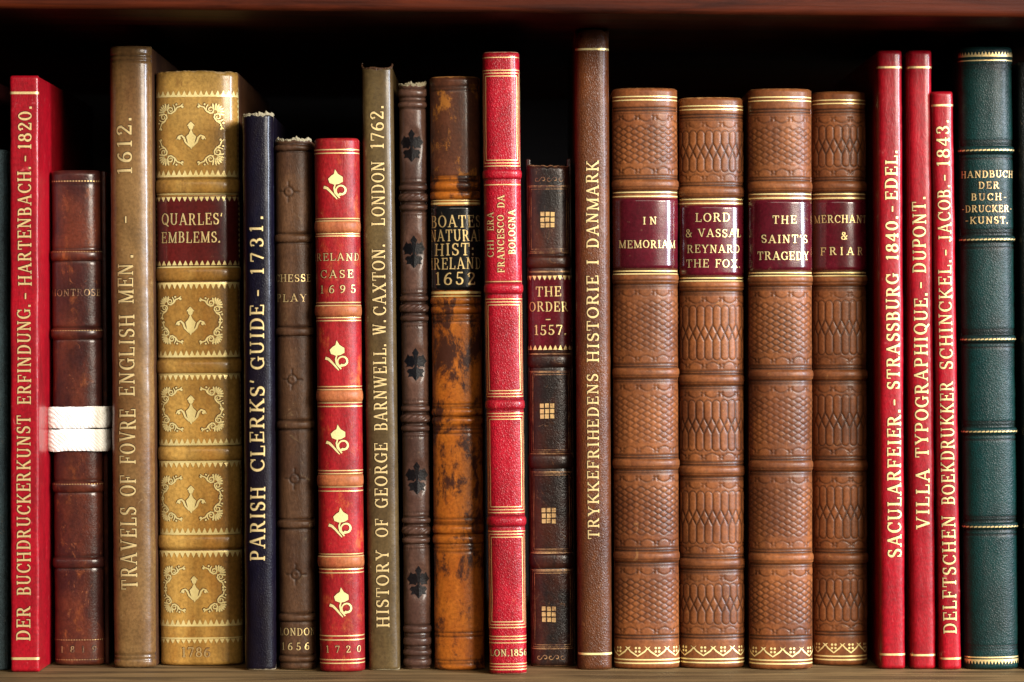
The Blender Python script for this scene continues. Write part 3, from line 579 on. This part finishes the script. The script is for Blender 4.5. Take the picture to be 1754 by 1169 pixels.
# honey calf with gilt panels
b = Book('thick honey coloured calf book with richly gilt panels and dark red title label', (263, 405), (273, 413), 123, 1142, M['honey'], bulge=34, n=3.0, seed=7, board_mat=M['board_shaded'], res=2.2, head=8, br=1, torn=None)
b.torn = 2.2 * n1(b.ga / 22, 3.3) + 1.0 * n1(b.ga / 5, 8.1)
for v in (321, 471, 630, 779, 930): b.band(v, 12, 5.5, groove=.8)
b.WR += 0.5 * np.exp(-(b.VV - 123) / 10) * (0.6 + n1(b.ga / 12, 2.2)[None, :])
b.build()
lab = b.label_patch(338, 457, M['lab_russet'], cover=.93)
d = Deco(b)
for lo, hi in ((166, 303), (490, 612), (646, 763), (796, 916), (950, 1073)):
    d.rule(lo - 3 if lo > 170 else lo, 3.2, .93); d.rule(hi, 3.2, .93); d.zig(lo - 2 if lo > 170 else lo, lo < 170, 9.5, 9, .90); d.zig(hi - 1, True, 9.5, 9, .90)
for v in (334, 459): d.rule(v, 2.4, .93)
d.rule(1095, 2.2, .93); d.zig(1097, False, 9, 7, .9)
d.build('gilt_border', M['gold'], b.spine)
for sg in (-1, 1):
    d = Deco(b); a = sg * b.A * .93; d.ribbon([(a, 150), (a, 1130)], 3.4, 4)
    for lo, hi in ((168, 302), (492, 610), (648, 761), (798, 914), (952, 1071)):
        for v in np.arange(lo + 6, hi - 4, 9.0): d.poly([(a, v - 4.2), (a - sg * 7, v), (a, v + 4.2)] if sg < 0 else [(a, v - 4.2), (a, v + 4.2), (a - 7, v)])
    d.build('gilt_border', M['gold'], b.spine)
d = Deco(b, 1.4); d.zig(339, False, 9, 8, .9); d.zig(456, True, 9, 8, .9); d.build('gilt_border', M['gold'], lab)
for sg in (-1, 1):
    d = Deco(b, 1.4); a = sg * b.A * .92
    for v in np.arange(350, 448, 9.0): d.poly([(a, v - 4.4), (a - sg * 8, v), (a, v + 4.4)])
    d.build('gilt_border', M['gold'], lab)
d = Deco(b, 1.3); d.htext("QUARLES'", 328, 377, 20, 106); d.htext('EMBLEMS.', 326, 408, 19, 104); d.build('title_lettering', M['gold_pale'], lab)
def lily(d, px, v, k=1.0):
    k *= random.uniform(.95, 1.08); a = d.b.a_of(px, v) + random.uniform(-1.5, 1.5); v += random.uniform(-1.5, 1.5)
    d.poly([(a - 9 * k, v + 2 * k), (a - 6 * k, v + 14 * k), (a, v + 25 * k), (a + 6 * k, v + 14 * k), (a + 9 * k, v + 2 * k), (a + 4 * k, v - 3 * k), (a, v - 12 * k), (a - 4 * k, v - 3 * k)])
    d.ellipse(a, v - 16 * k, 4.5 * k, 6 * k); d.ribbon([(a - 6 * k, v - 17 * k), (a, v - 24 * k), (a + 6 * k, v - 17 * k)], 2 * k)
    for sg in (-1, 1):
        d.ribbon([(a + sg * x * k, v + y * k) for x, y in ((3, 20), (10, 12), (13, 4), (17, 0), (23, 2), (26, 7))], np.array([2, 3.5, 3.5, 3, 2.6, 1.2]) * k)
        d.ellipse(a + sg * 21 * k, v + 5 * k, 2.6 * k, 2.6 * k)
def fan(d, px, v, sx, sy, k=1.0):
    """corner ornament: scrolls running out along both edges and a palmette into the corner"""
    a = d.b.a_of(px, v) + random.uniform(-1.5, 1.5); v += random.uniform(-1.5, 1.5); k *= 1.12
    for ang in (-14, 8, 27, 45, 63, 82, 104):
        r = math.radians(ang); c, e = math.cos(r), math.sin(r)
        d.ribbon([(a + sx * q * c * k, v + sy * q * e * k) for q in (4, 8, 12, 15.5)], [1.0, 2.0, 3.4, 2.0])
    for fx in (0, 1):
        def P(x, y): return (a + sx * (y if fx else x) * k, v + sy * (x if fx else y) * k)
        th = np.radians(np.linspace(-60, 330, 15)); r = np.linspace(5.6, 1.6, 15)
        d.ribbon([P(-7 + q * math.cos(t), 5 + q * math.sin(t)) for q, t in zip(r, th)], np.linspace(2.4, 1.6, 15))
        d.ribbon([P(*p) for p in ((-2, 0), (-8, -1), (-14, 3), (-18, 9), (-24, 11), (-28, 15))], [2.0, 2.6, 2.8, 2.4, 2.2, 1.4])
        d.ellipse(*P(-27, 10), 2.2, 2.2, 8); d.ellipse(*P(-17, 14), 1.8, 1.8, 8)
        d.ribbon([P(-14, 3), P(-14, 9), P(-11, 14)], [1.8, 2.2, 1.4])
for lo, hi, cx in ((172, 292, 326), (500, 601, 327), (655, 752, 328), (805, 905, 327), (960, 1062, 332)):
    vc = (lo + hi) / 2; d = Deco(b, 0.6); lily(d, cx, vc + 1, .95)
    kx = 0.92 if hi - lo > 110 else 0.8
    for sx, x in ((-1, cx - 40), (1, cx + 41)):
        for sy, v in ((-1, lo + 24), (1, hi - 24)): fan(d, x, v, sx, sy, kx)
    d.build('gilt_ornament', M['gold'], b.spine)
d = Deco(b); d.htext('1786', 336, 1119, 17, 50); d.build('date_lettering', M['gold_worn'], b.spine)

# black-blue
b = Book('narrow blue black leather book dated 1731 with frayed pale head', (413, 468), (420, 470), 197, 1150, M['navy'], bulge=20, n=2.6, seed=8, head=4, edge_wear=.75)
b.torn = torn_profile(b.nc + 1, 5.2, 2.2, 0, 0); b.build(); torn_edge(b, 8.3, 5)
d = Deco(b); d.vtext([('PARISH', 963, 835), ("CLERKS'", 810, 652), ('GUIDE', 635, 523), ('-', 511, 488), ('1731.', 472, 370)], 428, 451, 428, 454, 370, 963); d.build('title_lettering', M['gold_pale'], b.spine)

# worn brown with rings
b = Book('worn brown calf book with small blind stamped rings between the raised bands', (471, 531), (477, 540), 240, 1149, M['brown_worn'], bulge=24, n=2.4, seed=9, res=1.6, head=5, edge_wear=.6)
b.torn = torn_profile(b.nc + 1, 9.9, 1.6, 0, 0)
for v, h in ((255, 5), (410, 7), (570, 7), (730, 7), (900, 7), (1060, 6), (1131, 5)): b.band(v, h, 4, groove=1.2)
for px, v in ((494, 330), (500, 652), (504, 822), (506, 986)):
    a = b.a_of(px, v); r = np.hypot(b.AA - a, b.VV - v)
    b.press(np.abs(r - 8), 1.6, 1.3, .85); b.press(r, 2.2, .8, .7)
    for ang in range(0, 360, 90):
        c, e = math.cos(math.radians(ang + 2)), math.sin(math.radians(ang + 2)); L = (b.AA - a) * c + (b.VV - v) * e; N = np.abs(-(b.AA - a) * e + (b.VV - v) * c)
        b.press(np.hypot(np.clip(np.abs(L - 13.5) - 4, 0, None), N), 1.6, 1.2, .85)
b.build(); torn_edge(b, 12.1, 5)
d = Deco(b); d.htext('CHESSE', 501, 478, 13, 68); d.htext('PLAY', 498, 512, 13.5, 55); d.build('title_lettering', M['gold_worn'], b.spine)
d = Deco(b); d.htext('LONDON', 509, 1084, 13, 68); d.htext('1656', 506, 1109, 13, 50); d.build('date_lettering', M['gold_pale'], b.spine)

# orange red with tulips
b = Book('short orange red calf book with a gold flower stamped in each panel', (537, 613), (547, 623), 238, 1153, M['scarlet'], bulge=28, n=2.6, seed=10, head=6)
for v in (390, 534, 680, 825, 964): b.band(v, 10, 4, mat=M['scarlet_band'], groove=.7)
b.build(); d = Deco(b)
for v in (258, 264, 376, 380, 402, 406, 520, 525, 546, 551, 664, 669, 692, 698, 808, 813, 836, 843, 951, 955, 977, 983, 1091, 1098, 1132, 1138): d.rule(v, 1.9)
d.build('gilt_rule', M['gold_red'], b.spine)
def flower(d, px, v):
    a = d.b.a_of(px, v) + random.uniform(-1.2, 1.2)
    d.poly([(a + 1, v - 26), (a + 6, v - 18), (a + 14, v - 13), (a + 14, v - 5), (a + 7, v - 1), (a - 1, v), (a - 9, v - 3), (a - 11, v - 10), (a - 6, v - 15), (a - 1, v - 18)])
    d.ribbon([(a + 1, v - 1), (a - 1, v + 6), (a + 1, v + 14), (a + 8, v + 23)], [2, 3, 4, 2.4])
    d.ribbon([(a - 19, v + 4), (a - 13, v + 6), (a - 7, v + 12), (a - 1, v + 19), (a + 4, v + 25)], [5, 4.4, 3.6, 3, 1.6])
    th = np.radians(np.linspace(-250, 120, 18)); r = np.linspace(9.5, 6.5, 18)
    d.ribbon(np.stack([a + 11 + r * np.cos(th), v + 10 + r * np.sin(th)], 1), np.linspace(2.2, 3.8, 18)); d.ellipse(a + 9, v + 17, 3, 2.4, 8)
for px, v in ((574, 318), (577, 611), (578, 755), (583, 897), (584, 1034)):
    d = Deco(b); flower(d, px, v); d.build('gilt_ornament', M['gold'], b.spine)
d = Deco(b); d.htext('IRELAND', 575, 442, 13, 88); d.htext('CASE', 577, 471, 14, 58); d.htext('1695', 579, 497, 14, 62); d.build('title_lettering', M['gold_worn'], b.spine)
d = Deco(b); d.htext('1720', 589, 1114, 12, 62); d.build('date_lettering', M['gold_worn'], b.spine)

# olive brown
b = Book('tall olive brown calf book dated 1762 with torn horned head', (620, 671), (631, 685), 116, 1150, M['olive'], bulge=16, n=3.2, seed=11, head=4, edge_wear=.7)
b.torn = torn_profile(b.nc + 1, 7.4, 1.8, 10, -2); b.build(); torn_edge(b, 15.6, 3, M['brown_worn'])
d = Deco(b); d.vtext([('HISTORY', 1077, 943), ('OF', 922, 890), ('GEORGE', 872, 760), ('BARNWELL.', 740, 590), ('W.', 576, 549), ('CAXTON.', 542, 419), ('LONDON', 389, 278), ('1762.', 257, 181)], 634, 657, 645, 667, 182, 1077); d.build('title_lettering', M['gold_pale'], b.spine)

# umber with black flowers
b = Book('slim dark umber book with black stamped flowers between twisted triple bands', (683, 729), (692, 738), 146, 1148, M['umber'], bulge=20, n=2.3, seed=12, res=1.6, head=4, edge_wear=.6)
b.torn = torn_profile(b.nc + 1, 2.4, 2.5, 3, 0)
for v in (340, 530, 719, 911):
    b.band(v, 7, 4.6, twist=True, groove=2.2)
    for dv in (-17, 17): b.band(v + dv, 5, 3.6, groove=2.0)
    for dv in (-31, 31): b.press(np.hypot(b.VV - v - dv, 3 * np.sin(b.AA * .75)), 2.0, 1.0, .8)
for v, h in ((161, 6), (181, 5), (1080, 6), (1101, 7), (1120, 5), (1137, 6)): b.band(v, h, 3.4, groove=1.2)
FL = [(705, 250), (709, 432), (712, 625), (714, 820), (717, 998)]
for px, v in FL:
    a = b.a_of(px, v); r = np.hypot((b.AA - a) / 19, (b.VV - v) / 29); b.H -= 2.6 * np.exp(-r ** 6)
b.build(); torn_edge(b, 19.7, 5, M['torn'])
for px, v in FL:
    d = Deco(b); a = b.a_of(px, v)
    d.poly([(a - 3, v - 6), (a - 4, v - 15), (a - 6, v - 19), (a, v - 27), (a + 6, v - 19), (a + 4, v - 15), (a + 3, v - 6), (a, v)])
    for sg in (-1, 1):
        d.poly([(a + sg * x * 1.08, v + y * 1.08) for x, y in ((1, -2), (5, -13), (10, -12), (13, -15), (16, -9), (20, -4), (15, 1), (16, 5), (9, 4), (5, 6))])
        d.poly([(a + sg * x * 1.08, v + y * 1.08) for x, y in ((1, 4), (6, 8), (12, 8), (15, 12), (11, 16), (13, 21), (6, 20), (2, 25), (0, 27))])
    d.ribbon([(a, v - 8), (a, v + 26)], 4.5)
    d.build('stamped_flower', M['ink'], b.spine)

# mottled, BOATES
b = Book('mottled orange and brown calf book with black title label dated 1652', (735, 821), (745, 829), 132, 1150, M['mottled'], bulge=27, n=2.35, seed=13, head=8)
for v in (320, 336, 517, 532, 708, 723, 909, 926): b.band(v, 7, 3.8, groove=1.0)
for v in (150, 156, 304, 310, 546, 552, 694, 700, 737, 744, 890, 897, 940, 947, 1085, 1092, 1133, 1139): b.groove(v, 1.7, 1.0, .95)
b.WR += .3 * np.exp(-(b.VV - 132) / 9)
b.cuts.append((132, 302, M['mottled_dark'], 'spine_panel'))
b.build(); lab = b.label_patch(354, 499, M['lab_black'])
d = Deco(b); d.rule(350, 3.4); d.rule(345, 1.5); d.rule(503, 4.2); d.rule(509, 1.8); d.build('gilt_rule', M['gold'], b.spine)
d = Deco(b, 1.3)
for txt, px, v, c, w in (('BOATES', 781, 381, 21, 92), ('NATURAL', 782, 405, 20, 98), ('HIST:', 778, 429, 21, 70), ('IRELAND', 780, 453, 20, 94), ('1652', 780, 479, 22, 70)): d.htext(txt, px, v, c, w)
d.build('title_lettering', M['gold_pale'], lab)

# red morocco with frames
b = Book('tall red grained leather book with gold triple line frames in every panel', (827, 888), (838, 903), 90, 1157, M['red_grain'], bulge=22, n=3.0, seed=14, head=7, edge_wear=.7)
for v in (300, 496, 695, 895): b.band(v, 8, 4.2, groove=1.0)
b.build(); d = Deco(b)
for v in (100, 318, 484, 1092, 1097, 1103, 1139, 1144, 1149): d.rule(v, 1.5)
for lo, hi in ((122, 286), (514, 681), (710, 880), (912, 1077)):
    for k, i in enumerate((0, 5, 10)): d.frame(-b.A * .80 + i * .9, b.A * .80 - i * .9, lo + i, hi - i, 1.5)
d.build('gilt_frame', M['gold_red'], b.spine)
d = Deco(b)
for w, x in (([('CHI', 442, 412), ('ERA', 397, 365)], 840), ([('FRANCESCO', 469, 370), ('DA', 358, 336)], 858), ([('BOLOGNA', 438, 361)], 877)):
    d.vtext(w, x - 6, x + 6, x - 6, x + 6, 330, 470)
d.build('title_lettering', M['gold_red'], b.spine)
d = Deco(b); d.htext('LON.1856', 871, 1120, 12, 68); d.build('date_lettering', M['gold_pale'], b.spine)

# black calf, THE ORDER
b = Book('short black calf book with raised board corners and gilt window stamps, red label dated 1557', (903, 976), (911, 984), 281, 1144, M['black_calf'], bulge=24, n=2.9, seed=15, bl=1, br=2.5, bt=10, head=9, edge_wear=.8)
for v, h in ((450, 10), (620, 11), (792, 12), (962, 12)): b.band(v, h, 4.2, groove=.8)
b.torn = -4 * (1 - (b.ga / b.A) ** 4) + 3.0 * n1(b.ga / 9, 4.4) + 1.6 * n1(b.ga / 3, 1.4)
b.build(); lab = b.label_patch(473, 602, M['lab_maroon'])
d = Deco(b); d.rule(467, 2.6); d.rule(608, 2.4)
for lo, hi in ((322, 432), (640, 776), (812, 946), (980, 1110)):
    for i in (0, 4.5): d.frame(-b.A * .70 + i, b.A * .70 - i, lo + i * .8, hi - i * .8, 1.1)
    d.rule(lo - 2, 1.6, .8); d.rule(hi + 3, 1.8, .8)
for sg in (-1, 1): d.ribbon([(sg * b.A * .84, 300), (sg * b.A * .84, 1120)], 1.6, 4)
for px, v in ((940, 309), (944, 1128)):
    a = b.a_of(px, v)
    for k in range(-2, 3): d.curl(a + k * 10, v, 4.5, 2, 180 * (k % 2), 180 * (k % 2) + 300, 1.2, 1.8, 10)
d.build('gilt_frame', M['gold_faint'], b.spine)
d = Deco(b, 1.4); d.zig(474, False, 8.5, 8, .93); d.zig(601, True, 8.5, 8, .93); d.build('gilt_border', M['gold'], lab)
d = Deco(b, 1.3)
for txt, px, v, c, w in (('THE', 939, 501, 17, 44), ('ORDER', 939, 527, 17, 68), ('-', 940, 548, 20, 14), ('1557.', 943, 567, 17, 56)): d.htext(txt, px, v, c, w)
d.build('title_lettering', M['gold_pale'], lab)
for px, v in ((938, 378), (937, 706), (940, 885), (940, 1054)):
    d = Deco(b); a = b.a_of(px, v)
    for i in (-1, 0, 1):
        for j in (-1, 0, 1):
            x, y = a + i * 8.6 + random.uniform(-.4, .4), v + j * 9.4 + random.uniform(-.4, .4); r = 3.3; k = .4 if abs(i) + abs(j) == 2 else .95
            d.poly([(x - r, y - r * 1.1), (x + r, y - r * 1.1), (x + r, y + r * 1.1), (x - r, y + r * 1.1)])
    d.build('gilt_ornament', M['gold_worn'], b.spine)

# chestnut, tallest
b = Book('tallest book, chestnut brown grained leather with rounded head nearly touching the upper shelf', (985, 1043), (991, 1048), 51, 1149, M['chestnut'], bulge=22, n=2.9, seed=16, head=34, head_k=.35, taper=.36).build()
d = Deco(b); d.rule(86, 3.6); d.rule(1122, 3.6); d.build('gilt_rule', M['gold'], b.spine)
d = Deco(b); d.vtext([('TRYKKEFRIHEDENS', 926, 642), ('HISTORIE', 623, 473), ('I', 456, 446), ('DANMARK', 427, 277)], 1004, 1025, 1007, 1026, 277, 926); d.build('title_lettering', M['gold_pale'], b.spine)

# four tooled calf volumes
def tooled(label, xt, xb, yt, yb, mat, kind, seed, dv, lines):
    b = Book(label, xt, xb, yt, yb, mat, bulge=31, n=2.2, seed=seed, res=1.25, head=7, edge_wear=.5)
    V = [dv + x for x in (318, 479, 641, 797, 956)]
    g = lambda v: b.groove(v, 1.7, 1.2, 1.0)
    for v in V:
        b.band(v, 8, 4.4); g(v - 10.5); g(v + 10.5); b.groove(v - 15, 1.4, .8, .9); b.groove(v + 14.5, 1.4, .8, .8); b.groove(v + 4, 1.2, .5, .6)
    b.groove(V[1] + 3, 1.3, .8, .6)
    g(dv + 186); g(dv + 191); g(yb - 52); g(yb - 57)
    tops = [dv + 196] + [v + 17 for v in V[1:]]; bots = [V[0] - 16] + [v - 17 for v in V[2:]] + [yb - 58]
    pans = list(zip(tops, bots))
    for lo, hi in pans:
        a = b.AA + n1([seed + lo * .11])[0] * 3; v = b.VV
        tilt = 0.0
        inside = 1 / (1 + np.exp(-(v - lo - 20) * 1.5)) * 1 / (1 + np.exp((v - hi + 20) * 1.5))
        fade = 0.72 + 0.12 * math.sin(seed * 2.1 + lo * .05) + 0.40 * n1(b.gv / 30, seed + 6)[:, None] * np.cos(b.AA / 17 + seed)
        w = 20.0
        if kind == 'scale':
            pit = 5.2
            ph = np.cos(2 * math.pi * a / w)
            best = np.full_like(a, 99.0); sl = np.abs(np.sin(2 * math.pi * a / w)) * 2 * math.pi / w * 2.5
            for j in range(int((hi - lo - 36) / pit) + 1):
                vv = lo + 19 + j * pit + 2.5 * ph * (1 if j % 2 else -1)
                best = np.minimum(best, np.abs(v - vv) / np.sqrt(1 + sl ** 2))
            b.press(best, 1.2, .7, .9, inside * fade); b.H += .35 * inside * np.clip(best / 3.5, 0, 1)
        else:
            w = 14.0; top, bot = lo + 17, hi - 17; h = bot - top; mid = (top + bot) / 2; zone = 14.0
            u = np.clip((v - mid) / zone, -1, 1)
            c = np.mod(a, w) - w / 2; arc_ = 7 - np.sqrt(np.clip(49 - c * c, 0, None))
            live = 1 / (1 + np.exp(-(v - top - arc_ + .6) * 3)) / (1 + np.exp((v - bot + arc_ - .6) * 3))
            best = np.full_like(a, 99.0)
            for sgn in (-1, 1):
                xx = sgn * 7 * (1 + u)
                slope = np.where(np.abs(u) < 1, 7 / zone, 0)
                best = np.minimum(best, np.abs(np.mod(a - xx + w / 2, w) - w / 2) / np.sqrt(1 + slope ** 2))
            sl = np.clip(np.abs(c) / np.sqrt(np.clip(49 - c * c, 1.5, None)), 0, 5)
            for yy in (top + arc_, bot - arc_): best = np.minimum(best, np.abs(v - yy) / np.sqrt(1 + sl ** 2))
            b.press(best, 1.4, .9, .95, live * (.75 + .25 * fade)); b.H += .6 * live * np.sqrt(np.clip(best / 5, 0, 1))
            w = 24.0
        # border strips: scallops and four-dot rosettes
        for ve, sg in ((lo + 9, 1), (hi - 9, -1)):
            c = np.abs(np.cos(math.pi * a / 24 * .8)); m = (np.abs(v - ve) < 12).astype(float)
            b.press(np.abs(v - (ve - sg * 1 + sg * 8.5 * (c - .35))) / 1.2, 1.2, .9, .8, m * fade)
            aa = np.mod(a, 30) - 15
            for i in (-3.2, 3.2):
                for j in (-2.6, 2.6): b.press(np.hypot(aa - i, v - ve + sg * 2 - j), 1.9, 1.2, .95, m * fade)
        for i, ve in enumerate((lo, hi)): b.groove(ve, 1.0, .5, .55)
    b.WR += 0.32 * np.clip(n1(b.gv / 26, seed + 41)[:, None] + .6 * n1(b.ga / 12, seed + 42)[None, :], 0, 1)
    b.build(); lab = b.label_patch(dv + 341, dv + 462, M['lab_maroon'])
    d = Deco(b)
    for v in (yt + 15, yt + 21, dv + 331, dv + 338, dv + 466, dv + 471): d.rule(v, 2.0)
    for v in (yb - 16, yb - 10): d.rule(v, 2.4)
    n = max(3, int(2 * b.A / 30)); p = 2 * b.A * .96 / n
    for i in range(n):
        a = -b.A * .96 + (i + .5) * p
        for x in (-3, 3):
            for y in (-3, 3): d.ellipse(a + x, yb - 33 + y, 2.1, 2.1, 8)
        d.ribbon([(a - p / 2, yb - 36), (a - p / 2 + 5, yb - 30), (a, yb - 22), (a + p / 2 - 5, yb - 30), (a + p / 2, yb - 36)], [1.6, 2.6, 2.2, 2.6, 1.6])
        d.poly([(a + p / 2 - 5, yb - 39), (a + p / 2, yb - 33), (a + p / 2 + 5, yb - 39), (a + p / 2, yb - 36)])
    d.build('gilt_border', M['gold'], b.spine)
    d = Deco(b, 1.3)
    for txt, px, v, c, w in lines: d.htext(txt, px, v, c, w)
    d.build('title_lettering', M['gold_pale'], lab)
    return b
tooled('light brown calf book with fish scale tooling, label reading IN first, beside tallest book', (1050, 1161), (1054, 1165), 152, 1148, M['calf_a'], 'scale', 17, 0, [('IN', 1113, 380, 13, 24), ('MEMORIAM', 1110, 420, 13.5, 102)])
tooled('light brown calf book with chain tooling and a four line label ending in FOX', (1165, 1275), (1167, 1277), 168, 1147, M['calf_a'], 'chain', 18, 12, [('LORD', 1221, 374, 15, 60), ('& VASSAL', 1223, 401, 14, 100), ('REYNARD', 1223, 428, 14, 94), ('THE FOX.', 1223, 453, 14, 98)])
tooled('brown calf book with fish scale tooling, label ending in TRAGEDY, left of shorter neighbour', (1285, 1392), (1286, 1395), 153, 1149, M['calf_a'], 'scale', 19, 3, [('THE', 1344, 378, 14, 42), ("SAINT'S", 1345, 411, 14, 82), ('TRAGEDY', 1343, 440, 14.5, 92)])
tooled('darker brown calf book with chain tooling set back from the row, label ending in FRIAR', (1394, 1486), (1398, 1489), 158, 1142, M['calf_b'], 'chain', 20, 3, [('MERCHANT', 1441, 377, 13.5, 98), ('&', 1446, 406, 13, 12), ('FRIAR', 1443, 432, 13.5, 76)])

# three slim reds
def slim(label, xt, xb, yt, yb, seed, rules, words, caps, n=3.2):
    b = Book(label, xt, xb, yt, yb, M['red'], bulge=15, n=n, seed=seed, head=6, board=5, edge_wear=.2).build()
    d = Deco(b); [d.rule(v, 3.4) for v in rules]; d.build('gilt_rule', M['gold_pale'], b.spine)
    d = Deco(b); d.vtext(words, *caps, bold=1.08); d.build('title_lettering', M['gold_pale'], b.spine); return b
slim('slim tall red book ending in EDEL, left one of the right hand red trio', (1504, 1545), (1508, 1552), 88, 1148, 21, (117, 1123), [('SACULARFEIER.', 957, 702), ('-', 698, 683), ('STRASSBURG', 669, 470), ('1840.', 448, 370), ('-', 366, 350), ('EDEL.', 345, 258)], (1516, 1537, 1521, 1545, 258, 957))
slim('slim tall red book ending in DUPONT, middle one of the right hand red trio', (1555, 1596), (1561, 1604), 88, 1148, 22, (117, 1124), [('VILLA', 909, 805), ('TYPOGRAPHIQUE.', 786, 502), ('-', 497, 481), ('DUPONT.', 470, 337)], (1562, 1585, 1570, 1593, 337, 909))
slim('slim shorter red book dated 1843 at right end of the red trio', (1599, 1631), (1609, 1650), 158, 1149, 23, (182, 1130), [('DELFTSCHEN', 1088, 885), ('BOEKDRUKKER', 867, 655), ('SCHINCKEL.', 635, 445), ('-', 441, 426), ('JACOB.', 415, 317), ('-', 313, 297), ('1843.', 287, 205)], (1604, 1626, 1616, 1639, 205, 1088))

# green
b = Book('dark green grained leather book with gold dashed bands', (1645, 1737), (1657, 1748), 81, 1149, M['green'], bulge=27, n=2.3, seed=24, head=7, edge_wear=.1)
for v in (258, 411, 582, 740, 903): b.band(v, 6, 4.4, groove=2.0); b.groove(v - 15, 1.8, 1.1, 1); b.groove(v + 15, 1.8, 1.1, 1); b.groove(v - 10, 1.6, 1.0, 1)
for v in (112, 118, 1108, 1114): b.groove(v, 1.4, .9, .8)
b.build(); d = Deco(b); d.rule(97, 3.2); d.rule(105, 2.0); d.zig(96, True, 5.5, 6, .97); d.rule(1128, 2.4); d.rule(1133, 3.2); d.zig(1134, False, 5.5, 6, .97)
for v in (258, 411, 582, 740, 903):
    m = 17; w = 2 * b.A * .95 / m
    for i in range(m): a = -b.A * .95 + i * w; d.ribbon([(a, v + 1.5), (a + w * .8, v + .5)], 2.4)
d.build('gilt_border', M['gold_pale'], b.spine)
d = Deco(b)
for txt, px, v, c, w in (('HANDBUCH', 1692, 300, 12, 96), ('DER', 1694, 319, 12, 36), ('BUCH-', 1695, 339, 12, 62), ('-DRUCKER-', 1692, 359, 12, 92), ('-KUNST.', 1691, 379, 12, 76)): d.htext(txt, px, v, c, w)
d.build('title_lettering', M['gold_worn'], b.spine)
b = Book('black green cloth book cut by the right edge of the photo', (1745, 1830), (1757, 1842), 106, 1149, M['black_green'], n=3.5, bulge=14, seed=25).build()
